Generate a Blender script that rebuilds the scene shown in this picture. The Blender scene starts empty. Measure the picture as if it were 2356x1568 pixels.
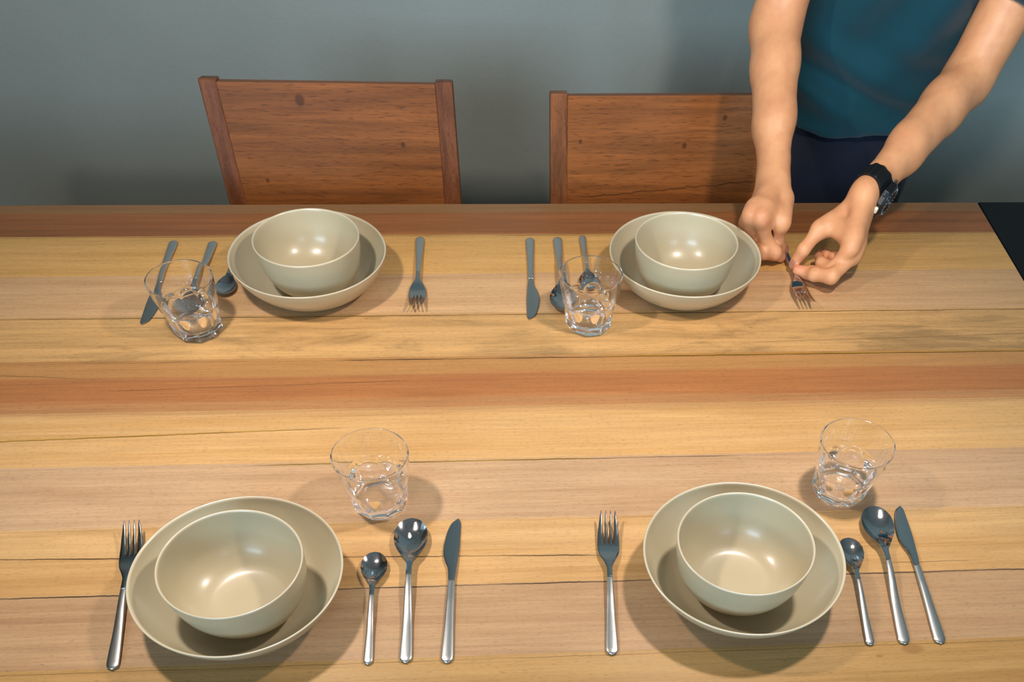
import bpy, bmesh, math, random
import numpy as np
from mathutils import Vector, Matrix
random.seed(7)
S = bpy.context.scene
COL = S.collection
PI = math.pi
TZ = 0.75                                   # height of the table top

# ------------------------------------------------------------------ camera
FPX, PITCH, ROLL, YAW, CH = 1784.3, math.radians(60.864), math.radians(3.241), math.radians(-6.394), 0.6743
SHX, SHY = 127.5, 930.1
cy, sy, cp, sp, cr, sr = math.cos(YAW), math.sin(YAW), math.cos(PITCH), math.sin(PITCH), math.cos(ROLL), math.sin(ROLL)
FW = Vector((-sy*cp, cy*cp, -sp)); R0 = Vector((cy, sy, 0)); U0 = R0.cross(FW)
RT = cr*R0 + sr*U0; UP = -sr*R0 + cr*U0
cam_d = bpy.data.cameras.new('camera'); cam = bpy.data.objects.new('camera', cam_d); COL.objects.link(cam)
cam.matrix_world = Matrix(((RT.x, UP.x, -FW.x, 0), (RT.y, UP.y, -FW.y, 0), (RT.z, UP.z, -FW.z, TZ+CH), (0, 0, 0, 1)))
cam_d.sensor_fit = 'HORIZONTAL'; cam_d.sensor_width = 36; cam_d.lens = 36*FPX/2356
cam_d.shift_x = -SHX/2356; cam_d.shift_y = SHY/2356; cam_d.clip_start = .02; cam_d.clip_end = 60
S.camera = cam

# ------------------------------------------------------------------ exposure, world, daylight
S.view_settings.view_transform = 'Standard'; S.view_settings.look = 'None'
S.view_settings.gamma = 1; S.view_settings.use_curve_mapping = False
S.view_settings.exposure = 0.0
S.cycles.max_bounces = 24; S.cycles.transmission_bounces = 24; S.cycles.glossy_bounces = 24; S.cycles.diffuse_bounces = 4
S.cycles.sample_clamp_indirect = 0.0; S.cycles.blur_glossy = 0.4
wd = bpy.data.worlds.new('sky'); S.world = wd; wd.use_nodes = True
bg = wd.node_tree.nodes['Background']; bg.inputs[0].default_value = (.55, .72, 1, 1); bg.inputs[1].default_value = .6
BULB = 450.0                                 # radiance of the pendant bulbs
BULBCOL = (1.0, .90, .82)
WINDOWS = [(-1.6, 2.05, 1.6, 1.2, 37, -34), (1.75, 2.05, 1.4, 1.2, 18, 0)]   # x, z of centre, width, height, daylight power and slant, in the wall behind the camera
ROOM_Y0, ROOM_Y1, ROOM_X, ROOM_Z = -2.6, 2.12, 3.2, 2.75
for wx, wz, ww, wh, we, wr in WINDOWS:
    l = bpy.data.lights.new('daylight', 'AREA'); l.shape = 'RECTANGLE'; l.size = ww; l.size_y = wh
    l.energy = we; l.color = (.50, .77, 1.0); l.spread = math.radians(80)
    o = bpy.data.objects.new('daylight', l); COL.objects.link(o)
    o.location = (wx, ROOM_Y0-.02, wz); o.rotation_euler = (PI/2, 0, math.radians(wr))

# ------------------------------------------------------------------ helpers
def lin(h):
    h = h.lstrip('#'); c = [int(h[i:i+2], 16)/255 for i in (0, 2, 4)]
    return tuple(v/12.92 if v <= .04045 else ((v+.055)/1.055)**2.4 for v in c)
def tag(o, label=None, cat=None, group=None, kind=None):
    if label: o['label'] = label
    if cat: o['category'] = cat
    if group: o['group'] = group
    if kind: o['kind'] = kind
    return o
def empty(name, loc=(0, 0, 0), rz=0.0):
    o = bpy.data.objects.new(name, None); COL.objects.link(o); o.location = loc; o.rotation_euler = (0, 0, rz)
    o.empty_display_size = .05
    return o
def link(name, bm, mat, parent=None, smooth=True, angle=None):
    me = bpy.data.meshes.new(name)
    bmesh.ops.recalc_face_normals(bm, faces=bm.faces)
    bm.to_mesh(me); bm.free()
    for p in me.polygons: p.use_smooth = smooth
    if smooth and angle: me.set_sharp_from_angle(angle=math.radians(angle))
    for m in (mat if isinstance(mat, (list, tuple)) else [mat]): me.materials.append(m)
    o = bpy.data.objects.new(name, me); COL.objects.link(o)
    if parent: o.parent = parent
    return o
def copy_tree(o, parent=None):
    c = o.copy(); COL.objects.link(c); c.parent = parent
    for ch in o.children: copy_tree(ch, c)
    return c
def box(bm, x0, x1, y0, y1, z0, z1, bev=0.0, seg=2):
    g = bmesh.ops.create_cube(bm, size=1)['verts']
    for v in g: v.co = Vector((x0+(x1-x0)*(v.co.x+.5), y0+(y1-y0)*(v.co.y+.5), z0+(z1-z0)*(v.co.z+.5)))
    if bev:
        es = list({e for v in g for e in v.link_edges})
        bmesh.ops.bevel(bm, geom=es, offset=bev, segments=seg, profile=.5, affect='EDGES')
    return g
def bar(bm, a, b, wa, da, wb=None, db=None, xdir=(1, 0, 0), bev=0.0):
    """a straight bar from a to b, w across xdir, d across the other way"""
    a, b = Vector(a), Vector(b); wb = wb or wa; db = db or da
    ax = (b-a).normalized(); xd = Vector(xdir); xd = (xd-ax*xd.dot(ax)).normalized(); yd = ax.cross(xd)
    vs = []
    for p, w, d in ((a, wa, da), (b, wb, db)):
        for i, j in ((-1, -1), (1, -1), (1, 1), (-1, 1)): vs.append(bm.verts.new(p+xd*w/2*i+yd*d/2*j))
    f = [bm.faces.new([vs[i] for i in q]) for q in ((3, 2, 1, 0), (4, 5, 6, 7), (0, 1, 5, 4), (1, 2, 6, 5), (2, 3, 7, 6), (3, 0, 4, 7))]
    if bev:
        es = list({e for v in vs for e in v.link_edges})
        bmesh.ops.bevel(bm, geom=es, offset=bev, segments=2, profile=.5, affect='EDGES')
def lathe(bm, prof, n=96, origin=(0, 0, 0)):
    """revolve (r, z) pairs; r == 0 closes with a pole"""
    rings = []
    ox, oy, oz = origin
    for r, z in prof:
        if r < 1e-7: rings.append([bm.verts.new((ox, oy, oz+z))])
        else: rings.append([bm.verts.new((ox+r*math.cos(2*PI*k/n), oy+r*math.sin(2*PI*k/n), oz+z)) for k in range(n)])
    for A, B in zip(rings, rings[1:]):
        for k in range(n):
            k2 = (k+1) % n
            if len(A) == 1 and len(B) == 1: break
            if len(A) == 1: bm.faces.new((A[0], B[k2], B[k]))
            elif len(B) == 1: bm.faces.new((A[k], A[k2], B[0]))
            else: bm.faces.new((A[k], A[k2], B[k2], B[k]))
    return rings
def loft(bm, secs, closed_ends=True):
    """secs: list of equal length closed rings of points"""
    R = [[bm.verts.new(p) for p in s] for s in secs]; n = len(R[0])
    for A, B in zip(R, R[1:]):
        for k in range(n): bm.faces.new((A[k], A[(k+1) % n], B[(k+1) % n], B[k]))
    if closed_ends:
        bm.faces.new(list(reversed(R[0]))); bm.faces.new(R[-1])
def interp(tab, x):
    """smooth (monotone enough) interpolation of a table of (x, value)"""
    xs = [t[0] for t in tab]; ys = [t[1] for t in tab]
    if x <= xs[0]: return ys[0]
    if x >= xs[-1]: return ys[-1]
    i = max(k for k in range(len(xs)-1) if xs[k] <= x)
    def slope(k):
        if k == 0 or k == len(xs)-1: return 0.0 if False else ((ys[1]-ys[0])/(xs[1]-xs[0]) if k == 0 else (ys[-1]-ys[-2])/(xs[-1]-xs[-2]))
        a = (ys[k]-ys[k-1])/(xs[k]-xs[k-1]); b = (ys[k+1]-ys[k])/(xs[k+1]-xs[k])
        return 0.0 if a*b <= 0 else 2*a*b/(a+b)
    h = xs[i+1]-xs[i]; t = (x-xs[i])/h
    return ((1+2*t)*(1-t)**2*ys[i] + t*(1-t)**2*h*slope(i) + t*t*(3-2*t)*ys[i+1] + t*t*(t-1)*h*slope(i+1))

# ------------------------------------------------------------------ materials
class Nodes:
    def __init__(s, name):
        s.m = bpy.data.materials.new(name); s.m.use_nodes = True; s.t = s.m.node_tree
        s.b = s.t.nodes['Principled BSDF']
    def n(s, typ, **kw):
        nd = s.t.nodes.new(typ)
        for k, v in kw.items(): setattr(nd, k, v)
        return nd
    def put(s, sock, v):
        if isinstance(v, bpy.types.NodeSocket): s.t.links.new(v, sock)
        elif isinstance(v, (tuple, list)) and len(v) == 3 and len(sock.default_value) == 4: sock.default_value = (*v, 1)
        else: sock.default_value = v
    def math(s, op, a, b=0.0, c=0.0, clamp=False):
        nd = s.n('ShaderNodeMath', operation=op, use_clamp=clamp)
        for i, v in enumerate((a, b, c)): s.put(nd.inputs[i], v)
        return nd.outputs[0]
    def xyz(s):
        tc = s.n('ShaderNodeTexCoord'); sp_ = s.n('ShaderNodeSeparateXYZ'); s.t.links.new(tc.outputs['Object'], sp_.inputs[0])
        return sp_.outputs[0], sp_.outputs[1], sp_.outputs[2]
    def vec(s, x, y, z=0.0):
        nd = s.n('ShaderNodeCombineXYZ')
        for i, v in enumerate((x, y, z)): s.put(nd.inputs[i], v)
        return nd.outputs[0]
    def noise(s, v, scale=1.0, detail=3, rough=.5, dist=0.0):
        nd = s.n('ShaderNodeTexNoise'); s.put(nd.inputs['Vector'], v); nd.inputs['Scale'].default_value = scale
        nd.inputs['Detail'].default_value = detail; nd.inputs['Roughness'].default_value = rough; nd.inputs['Distortion'].default_value = dist
        return nd.outputs[0]
    def ramp(s, fac, stops, mode='LINEAR'):
        nd = s.n('ShaderNodeValToRGB'); e = nd.color_ramp; e.interpolation = mode
        while len(e.elements) < len(stops): e.elements.new(.5)
        for el, (p, c) in zip(e.elements, stops):
            el.position = p; el.color = (*c, 1) if len(c) == 3 else c
        s.put(nd.inputs[0], fac); return nd.outputs[0]
    def mix(s, f, a, b, mode='MIX'):
        nd = s.n('ShaderNodeMix', data_type='RGBA', blend_type=mode)
        s.put(nd.inputs[0], f); s.put(nd.inputs[6], a); s.put(nd.inputs[7], b); return nd.outputs[2]
    def step(s, v, lo, hi):
        nd = s.n('ShaderNodeMapRange', interpolation_type='SMOOTHSTEP'); s.put(nd.inputs[0], v)
        s.put(nd.inputs[1], lo); s.put(nd.inputs[2], hi); return nd.outputs[0]
    def bump(s, h, strength=.2, dist=.001):
        nd = s.n('ShaderNodeBump'); s.put(nd.inputs['Height'], h); nd.inputs['Strength'].default_value = strength
        nd.inputs['Distance'].default_value = dist; s.t.links.new(nd.outputs[0], s.b.inputs['Normal'])
    def set(s, **kw):
        for k, v in kw.items(): s.put(s.b.inputs[k.replace('_', ' ')], v)
        return s.m
def plain(name, col, rough=.5, metal=0.0, **kw):
    N = Nodes(name); N.set(Base_Color=col, Roughness=rough, Metallic=metal, **kw); return N.m

def wood_table():
    N = Nodes('mixed_hardwood_planks'); x, y0, z = N.xyz()
    OY = .711                                   # tabletop is built around y = OY
    y = N.math('ADD', y0, OY)
    wob = N.math('MULTIPLY', N.math('SUBTRACT', N.noise(N.vec(N.math('MULTIPLY', x, 14.0), 3.0), 1, 4, .6), .5), .0035)
    wy = N.math('ADD', y, wob)
    seams = [1.2885, 1.185, 1.084, .985, .883, .7835, .681, .5835, .482, .382, .282, .182, .10]
    #        base      streak     per plank, back to front
    cols = [('a96a3c', '80502d'), ('e6b26b', 'd09a52'), ('deb180', 'c69668'), ('dcab6e', 'ad824e'), ('b97c4a', '97603a'),
            ('d5a870', 'c89658'), ('c7a27c', 'b08761'), ('cda069', 'af8049'), ('ba946c', '9e7653'), ('b78d56', '9f743e'),
            ('b07446', '8e5630'), ('dcae72', 'c9924e'), ('d2a680', 'b58762'), ('a66a3e', '84502c')]
    ys = seams[::-1]; cc = cols[::-1]
    t = N.math('DIVIDE', wy, 1.4)
    stops = lambda j: [(0.0, lin(cc[0][j]))] + [(q/1.4, lin(c[j])) for q, c in zip(ys, cc[1:])]
    base = N.ramp(t, stops(0), 'CONSTANT'); dark = N.ramp(t, stops(1), 'CONSTANT')
    rid = random.Random(3)
    idr = N.ramp(t, [(0, (.5,)*3)] + [(q/1.4, (rid.random(),)*3) for q in ys], 'CONSTANT')
    off = N.math('MULTIPLY', idr, 61.0)
    X = N.math('ADD', x, off)
    n1 = N.noise(N.vec(N.math('MULTIPLY', X, 1.6), N.math('MULTIPLY', y, 48.0), off), 1, 6, .62, .35)
    n2 = N.noise(N.vec(N.math('MULTIPLY', X, 9.0), N.math('MULTIPLY', y, 330.0), off), 1, 3, .6)
    n3 = N.noise(N.vec(N.math('MULTIPLY', X, 5.0), N.math('MULTIPLY', y, 22.0), off), 1, 5, .65, .6)
    n4 = N.noise(N.vec(N.math('MULTIPLY', X, 130.0), N.math('MULTIPLY', y, 1150.0), off), 1, 2, .5)
    n5 = N.noise(N.vec(N.math('MULTIPLY', X, 5.0), N.math('MULTIPLY', y, 130.0), off), 1, 4, .6, .3)
    c = N.mix(N.math('MULTIPLY', N.step(n1, .36, .72), .65), base, dark)
    # broad bands along the two red boards, cloudy grey figure of the fourth board, paler half boards
    def band(a, b, soft=.006):
        wy2 = N.math('ADD', wy, N.math('MULTIPLY', N.math('SUBTRACT', n1, .5), .03))
        return N.math('MULTIPLY', N.step(wy2, a-soft, a+soft), N.math('SUBTRACT', 1.0, N.step(wy2, b-soft, b+soft)))
    c = N.mix(N.math('MULTIPLY', band(.955, .990), .75), c, lin('bd8c54'))
    c = N.mix(N.math('MULTIPLY', band(.908, .948, .01), .55), c, lin('ab6d3f'))
    c = N.mix(N.math('MULTIPLY', band(.876, .903), .6), c, lin('b58658'))
    c = N.mix(N.math('MULTIPLY', N.step(wy, 1.352, 1.358), .7), c, lin('a07a50'))
    c = N.mix(N.math('MULTIPLY', band(1.262, 1.292, .004), .25), c, lin('c89a58'))
    c = N.mix(N.math('MULTIPLY', band(.640, .684, .003), .35), c, lin('d8b07c'))
    m4 = N.math('MULTIPLY', N.step(wy, .984, .986), N.math('SUBTRACT', 1.0, N.step(wy, 1.083, 1.085)))
    c = N.mix(N.math('MULTIPLY', N.math('MULTIPLY', m4, N.step(n3, .47, .72)), .75), c, lin('8d7049'))
    c = N.mix(N.math('MULTIPLY', N.step(n3, .52, .80), .28), c, dark)
    v = N.math('ADD', .97, N.math('MULTIPLY', N.math('SUBTRACT', n2, .5), .44))
    v = N.math('ADD', v, N.math('MULTIPLY', N.math('SUBTRACT', n5, .5), .30))
    c = N.mix(1.0, c, N.vec(v, v, v), 'MULTIPLY')
    c = N.mix(N.math('MULTIPLY', N.step(n4, .57, .70), .42), c, N.mix(.72, c, lin('4a2c16')))
    # joints and cracks
    nx = N.noise(N.vec(N.math('MULTIPLY', x, 5.0), 9.0), 1, 3, .6)
    fine = N.math('MULTIPLY', N.math('SUBTRACT', N.noise(N.vec(N.math('MULTIPLY', x, 90.0), 5.0), 1, 3, .7), .5), .0022)
    yj = N.math('ADD', wy, fine)
    def line(yc, w, x0=-9, x1=9, s=1.0, slope=0.0, xm=0.0):
        d = N.math('SUBTRACT', yj, yc)
        if slope: d = N.math('SUBTRACT', d, N.math('MULTIPLY', N.math('SUBTRACT', x, xm), slope))
        k = N.math('SUBTRACT', 1.0, N.step(N.math('ABSOLUTE', d), w*.45, w*1.25))
        if x0 > -8: k = N.math('MULTIPLY', k, N.step(x, x0, x0+.05))
        if x1 < 8: k = N.math('MULTIPLY', k, N.math('SUBTRACT', 1.0, N.step(x, x1-.05, x1)))
        return N.math('MULTIPLY', k, s)
    L = [line(1.2885, .0009, s=.8), line(1.185, .0006, s=.25), line(1.084, .0009, s=.9), line(.985, .0011, x0=-.25, s=.9), line(.985, .0006, s=.4),
         line(.883, .0005, s=.18), line(.7835, .0008, x0=-.35, x1=.3, s=.85), line(.7835, .0005, s=.15), line(.681, .0006, s=.22), line(.5835, .0010, s=.95),
         line(.482, .0007, s=.4), line(.382, .001), line(.282, .001), line(.182, .001), line(.10, .001),
         line(.633, .0010, x1=.12, s=.9, slope=-.026, xm=-.29), line(.8415, .0008, x0=-2, x1=-.2, s=.8, slope=.034, xm=-.43),
         line(.959, .0006, x0=-.75, x1=-.55, s=.7, slope=-.08, xm=-.62), line(.9315, .0005, x0=-.55, x1=-.12, s=.7, slope=.032, xm=-.41),
         line(1.044, .0006, x0=.44, x1=.9, s=.5, slope=-.03, xm=.6), line(1.020, .0006, x0=.33, x1=.9, s=.5, slope=.03, xm=.58), line(.599, .0006, x0=.40, x1=.56, s=.7)]
    dk = L[0]
    for q in L[1:]: dk = N.math('MAXIMUM', dk, q)
    dk = N.math('MULTIPLY', dk, N.math('ADD', .45, N.math('MULTIPLY', N.step(nx, .35, .6), .55)))
    yl = N.math('MAXIMUM', line(.9862, .0012, x0=.12, s=.9), N.math('MAXIMUM', line(.7838, .0013, x0=-.32, x1=.12, s=.8), line(.8425, .0013, x0=-2, x1=-.25, s=.65, slope=.034, xm=-.43)))
    c = N.mix(yl, c, lin('b58a1c')); c = N.mix(dk, c, lin('2c1c0e'))
    # a few knots
    for kx, ky, r in ((.424, .476, .018), (.385, .468, .006), (-.20, 1.078, .004)):
        d = N.math('SQRT', N.math('ADD', N.math('POWER', N.math('SUBTRACT', x, kx), 2.0), N.math('POWER', N.math('MULTIPLY', N.math('SUBTRACT', y, ky), 2.2), 2.0)))
        d = N.math('ADD', d, N.math('MULTIPLY', N.math('SUBTRACT', n3, .5), r*.8))
        c = N.mix(N.math('MULTIPLY', N.math('SUBTRACT', 1.0, N.step(d, r*.5, r)), .55), c, lin('8a5a34'))
    N.set(Base_Color=c, Roughness=N.math('ADD', .40, N.math('MULTIPLY', n2, .18)), Specular_IOR_Level=.28)
    N.bump(N.math('SUBTRACT', N.math('ADD', N.math('MULTIPLY', n2, .3), N.math('MULTIPLY', n4, .2)), N.math('MULTIPLY', dk, 2.0)), .22, .0006)
    return N.m
def wood(name, base, dark, axis=0, scale=1.0, rough=.42, seed=0.0, knots=(), cracks=()):
    N = Nodes(name); p = list(N.xyz()); a = p[axis]; b, c_ = [p[i] for i in range(3) if i != axis]
    info = N.n('ShaderNodeObjectInfo'); off = N.math('ADD', N.math('MULTIPLY', info.outputs['Random'], 17.0), seed)
    A = N.math('ADD', a, off)
    V = lambda k, s: N.vec(N.math('MULTIPLY', A, k*scale), N.math('MULTIPLY', b, s*scale), N.math('MULTIPLY', c_, s*scale))
    n1 = N.noise(V(2.0, 40.0), 1, 6, .62, .5); n2 = N.noise(V(9.0, 300.0), 1, 3, .6); n3 = N.noise(V(3.0, 12.0), 1, 4, .6, .4); n4 = N.noise(V(50.0, 800.0), 1, 2, .5)
    c = N.mix(N.step(n1, .34, .70), lin(base), lin(dark)); c = N.mix(N.math('MULTIPLY', N.step(n3, .45, .8), .45), c, lin(dark))
    v = N.math('ADD', .93, N.math('MULTIPLY', N.math('SUBTRACT', n2, .5), .6)); c = N.mix(1.0, c, N.vec(v, v, v), 'MULTIPLY')
    c = N.mix(N.math('MULTIPLY', N.step(n4, .56, .70), .5), c, lin('2e160a'))
    for ka, kb, r in knots:                     # knots on the broad face: along the grain, across it
        zz = p[2]; d = N.math('SQRT', N.math('ADD', N.math('POWER', N.math('SUBTRACT', a, ka), 2.0), N.math('POWER', N.math('SUBTRACT', zz, kb), 2.0)))
        c = N.mix(N.math('MULTIPLY', N.math('SUBTRACT', 1.0, N.step(d, r*.5, r)), .65), c, lin('3a1c0c'))
    for ax_, az_, bx_, bz_, w in cracks:        # a split running from (x, z) to (x, z) on the broad face
        Lc = math.hypot(bx_-ax_, bz_-az_); ux, uz = (bx_-ax_)/Lc, (bz_-az_)/Lc
        dx = N.math('SUBTRACT', p[0], ax_); dz = N.math('SUBTRACT', p[2], az_)
        t = N.math('ADD', N.math('MULTIPLY', dx, ux), N.math('MULTIPLY', dz, uz)); q = N.math('SUBTRACT', N.math('MULTIPLY', dx, -uz), N.math('MULTIPLY', dz, -ux))
        q = N.math('ADD', q, N.math('MULTIPLY', N.math('SUBTRACT', N.noise(N.vec(N.math('MULTIPLY', t, 22.0), seed, 0.0), 1, 4, .65), .5), .018))
        k = N.math('SUBTRACT', 1.0, N.step(N.math('ABSOLUTE', q), w*.3, w)); k = N.math('MULTIPLY', k, N.math('MULTIPLY', N.step(t, 0.0, .04), N.math('SUBTRACT', 1.0, N.step(t, Lc-.04, Lc))))
        c = N.mix(N.math('MULTIPLY', k, .55), c, lin('2c180c'))
    N.set(Base_Color=c, Roughness=rough, Specular_IOR_Level=.22); N.bump(N.math('ADD', N.math('MULTIPLY', n2, .4), n4), .15, .0005)
    return N.m
M = {}
M['table'] = wood_table()
M['chair_panel'] = wood('brown_chair_board', 'a25e2c', '7c4720', 0, knots=((-.048, .809, .010), (.114, .752, .005), (-.13, .70, .004)))
M['chair_panel_split'] = wood('split_brown_chair_board', 'a25e2c', '7c4720', 0, seed=2.0, knots=((.025, .765, .0055), (.09, .802, .005), (-.155, .772, .004)), cracks=((-.17, .692, .19, .716, .0016),))
M['chair_post_split'] = wood('split_chair_post', '965a34', '704122', 2, seed=6.0, cracks=((-.180, .735, -.178, .835, .0022),))
M['chair_post'] = wood('red_brown_chair_post', '8d5230', '693a20', 2, seed=4.0)
M['apron'] = wood('table_frame_wood', '96643a', '6e4422', 0, seed=9.0)
def wall_mat(name, col):
    N = Nodes(name); tc = N.n('ShaderNodeTexCoord').outputs['Object']
    a = N.noise(tc, 55, 4, .6); b = N.noise(tc, 260, 3, .6); d = N.noise(tc, 3, 3, .5)
    N.set(Base_Color=N.mix(N.step(d, .3, .75), tuple(v*.95 for v in col), tuple(v*1.04 for v in col)), Roughness=.62, Specular_IOR_Level=.35)
    N.bump(N.math('ADD', a, N.math('MULTIPLY', b, .6)), .30, .0025); return N.m
M['wall'] = wall_mat('grey_wall_paint', lin('9fa197'))
M['ceiling'] = wall_mat('grey_ceiling_paint', lin('d8d8d4'))
def floor_mat():
    N = Nodes('grey_concrete_floor'); tc = N.n('ShaderNodeTexCoord').outputs['Object']
    a = N.noise(tc, 4, 6, .6); N.set(Base_Color=N.mix(a, lin('8e8b86'), lin('a8a49d')), Roughness=.5); return N.m
M['floor'] = floor_mat()
def ceramic(name, col):
    N = Nodes(name); tc = N.n('ShaderNodeTexCoord').outputs['Object']
    a = N.noise(tc, 9, 3, .5); b = N.noise(tc, 420, 2, .5)
    N.set(Base_Color=N.mix(a, tuple(v*.97 for v in col), tuple(min(1, v*1.03) for v in col)), Roughness=.36, Specular_IOR_Level=.55,
          Coat_Weight=.55, Coat_Roughness=.20)
    N.bump(b, .03, .0004); return N.m
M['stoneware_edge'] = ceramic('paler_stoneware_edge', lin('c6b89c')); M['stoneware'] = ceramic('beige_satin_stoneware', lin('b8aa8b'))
def steel(name, rough, brushed):
    N = Nodes(name); x, y, z = N.xyz()
    if brushed:
        n = N.noise(N.vec(N.math('MULTIPLY', x, 30.0), N.math('MULTIPLY', y, 900.0), N.math('MULTIPLY', z, 900.0)), 1, 3, .6)
        N.set(Base_Color=(.64, .63, .615), Metallic=1.0, Roughness=N.math('ADD', rough-.06, N.math('MULTIPLY', n, .12))); N.bump(n, .05, .0003)
    else:
        n = N.noise(N.vec(x, y, z), 160, 2, .5)
        N.set(Base_Color=(.46, .458, .456), Metallic=1.0, Roughness=N.math('ADD', rough, N.math('MULTIPLY', n, .03)))
    return N.m
M['steel'] = steel('polished_steel', .10, False); M['steel_matt'] = steel('brushed_steel', .30, True)
def glass_mat():
    N = Nodes('clear_glass'); N.set(Base_Color=(.985, .995, .995), Roughness=0.0, IOR=1.47, Transmission_Weight=1.0); return N.m
M['glass'] = glass_mat()
M['black_board'] = plain('black_laminate', lin('0a0c0e'), .6, Specular_IOR_Level=.2)
def skin_mat():
    N = Nodes('skin'); tc = N.n('ShaderNodeTexCoord').outputs['Object']
    at = N.n('ShaderNodeAttribute', attribute_name='flush'); a = N.noise(tc, 38, 4, .6); b = N.noise(tc, 500, 3, .6)
    c = N.mix(N.step(a, .3, .75), lin('d79a6c'), lin('ca8a60')); c = N.mix(N.math('MULTIPLY', at.outputs['Fac'], .55), c, lin('d4785c'))
    N.set(Base_Color=c, Roughness=.46, Specular_IOR_Level=.4, Subsurface_Weight=.12, Subsurface_Radius=(.9, .35, .2), Subsurface_Scale=.008)
    N.bump(N.math('ADD', b, a), .12, .0006); return N.m
M['skin'] = skin_mat(); M['nail'] = plain('fingernail', lin('d69a7e'), .35)
def cloth(name, c1, c2, s=900):
    N = Nodes(name); tc = N.n('ShaderNodeTexCoord').outputs['Object']; a = N.noise(tc, 12, 3, .5); b = N.noise(tc, s, 2, .5)
    N.set(Base_Color=N.mix(a, lin(c1), lin(c2)), Roughness=.85, Specular_IOR_Level=.2, Sheen_Weight=.15); N.bump(b, .25, .0006); return N.m
M['teal'] = cloth('teal_jersey', '09333d', '0c3f4a'); M['navy'] = cloth('navy_cotton', '0c1322', '10192c')
M['hair'] = cloth('dark_brown_hair', '1a120d', '2a1d15', 200); M['shoe'] = plain('dark_canvas_shoe', lin('1d1f24'), .7)
M['rubber'] = plain('black_resin', lin('0d0e10'), .38); M['dark_steel'] = plain('grey_metal_bezel', lin('3a4048'), .3, .8)
M['cream'] = plain('cream_resin', lin('e8dcc4'), .3); M['lcd'] = plain('dark_watch_display', lin('20262a'), .12, Coat_Weight=.5)
M['watch_mark'] = plain('pale_watch_print', lin('767f87'), .4)
M['white'] = plain('white_window_paint', lin('d8d8d4'), .4); M['shade'] = plain('dark_metal_lamp_shade', lin('1c1c1e'), .45, .3)
M['shade_in'] = plain('white_enamel_inside', lin('cfc9bd'), .4)

# ------------------------------------------------------------------ the room
def struct(name, bm, m):
    o = link(name, bm, m, smooth=False); o['kind'] = 'structure'; return o
bm = bmesh.new(); box(bm, -ROOM_X, ROOM_X, ROOM_Y0, ROOM_Y1, -.1, 0); struct('floor', bm, M['floor'])
bm = bmesh.new(); box(bm, -ROOM_X, ROOM_X, ROOM_Y0, ROOM_Y1, ROOM_Z, ROOM_Z+.1); struct('ceiling', bm, M['ceiling'])
bm = bmesh.new(); box(bm, -ROOM_X-.1, ROOM_X+.1, ROOM_Y1, ROOM_Y1+.1, -.1, ROOM_Z+.1); struct('wall_back', bm, M['wall'])
bm = bmesh.new(); box(bm, -ROOM_X-.1, -ROOM_X, ROOM_Y0, ROOM_Y1, -.1, ROOM_Z+.1); struct('wall_left', bm, M['wall'])
bm = bmesh.new(); box(bm, ROOM_X, ROOM_X+.1, ROOM_Y0, ROOM_Y1, -.1, ROOM_Z+.1); struct('wall_right', bm, M['wall'])
bm = bmesh.new()
xs = [-ROOM_X-.1]
for wx, wz, ww, wh, _, _ in WINDOWS:
    box(bm, xs[-1], wx-ww/2, ROOM_Y0-.1, ROOM_Y0, -.1, ROOM_Z+.1); xs.append(wx+ww/2)
    box(bm, wx-ww/2, wx+ww/2, ROOM_Y0-.1, ROOM_Y0, -.1, wz-wh/2); box(bm, wx-ww/2, wx+ww/2, ROOM_Y0-.1, ROOM_Y0, wz+wh/2, ROOM_Z+.1)
box(bm, xs[-1], ROOM_X+.1, ROOM_Y0-.1, ROOM_Y0, -.1, ROOM_Z+.1); struct('wall_front', bm, M['wall'])
for i, (wx, wz, ww, wh, _, _) in enumerate(WINDOWS):
    bm = bmesh.new(); t = .05
    for a in ((wx-ww/2-t, wx-ww/2, wz-wh/2-t, wz+wh/2+t), (wx+ww/2, wx+ww/2+t, wz-wh/2-t, wz+wh/2+t), (wx-ww/2, wx+ww/2, wz-wh/2-t, wz-wh/2), (wx-ww/2, wx+ww/2, wz+wh/2, wz+wh/2+t), (wx-.02, wx+.02, wz-wh/2, wz+wh/2)):
        box(bm, a[0], a[1], ROOM_Y0+.001, ROOM_Y0+.03, a[2], a[3])
    struct('window_%d' % (i+1), bm, M['white'])

# ------------------------------------------------------------------ table and what stands at its end
TY0, TY1, TX0, TX1 = .04, 1.382, -1.35, .794
tb = empty('dining_table', (0, .711, 0)); tag(tb, 'long dining table topped with brown, yellow and pinkish wooden planks', 'table')
bm = bmesh.new(); box(bm, TX0, TX1, TY0-.711, TY1-.711, TZ-.04, TZ, .002, 2); link('tabletop', bm, M['table'], tb, angle=40)
bm = bmesh.new()
box(bm, TX0+.12, TX1-.12, TY0+.09-.711, TY0+.115-.711, TZ-.13, TZ-.0405); box(bm, TX0+.12, TX1-.12, TY1-.115-.711, TY1-.09-.711, TZ-.13, TZ-.0405)
box(bm, TX0+.09, TX0+.115, TY0+.12-.711, TY1-.12-.711, TZ-.13, TZ-.0405); box(bm, TX1-.115, TX1-.09, TY0+.12-.711, TY1-.12-.711, TZ-.13, TZ-.0405)
link('apron', bm, M['apron'], tb, smooth=False)
for lx in (TX0+.10, TX1-.10):
    for ly in (TY0+.10, TY1-.10):
        bm = bmesh.new(); box(bm, lx-.04, lx+.04, ly-.711-.04, ly-.711+.04, 0, TZ-.0405, .003); link('leg', bm, M['chair_post'], tb, smooth=False)
sb = empty('side_table', (1.15, .711, 0)); tag(sb, 'matt black table pushed against the right end of the plank table', 'table')
bm = bmesh.new(); box(bm, TX1+.0015-1.15, 1.52-1.15, TY0-.711, TY1-.711, TZ-.03, TZ, .0015); link('tabletop', bm, M['black_board'], sb, smooth=False)
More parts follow.
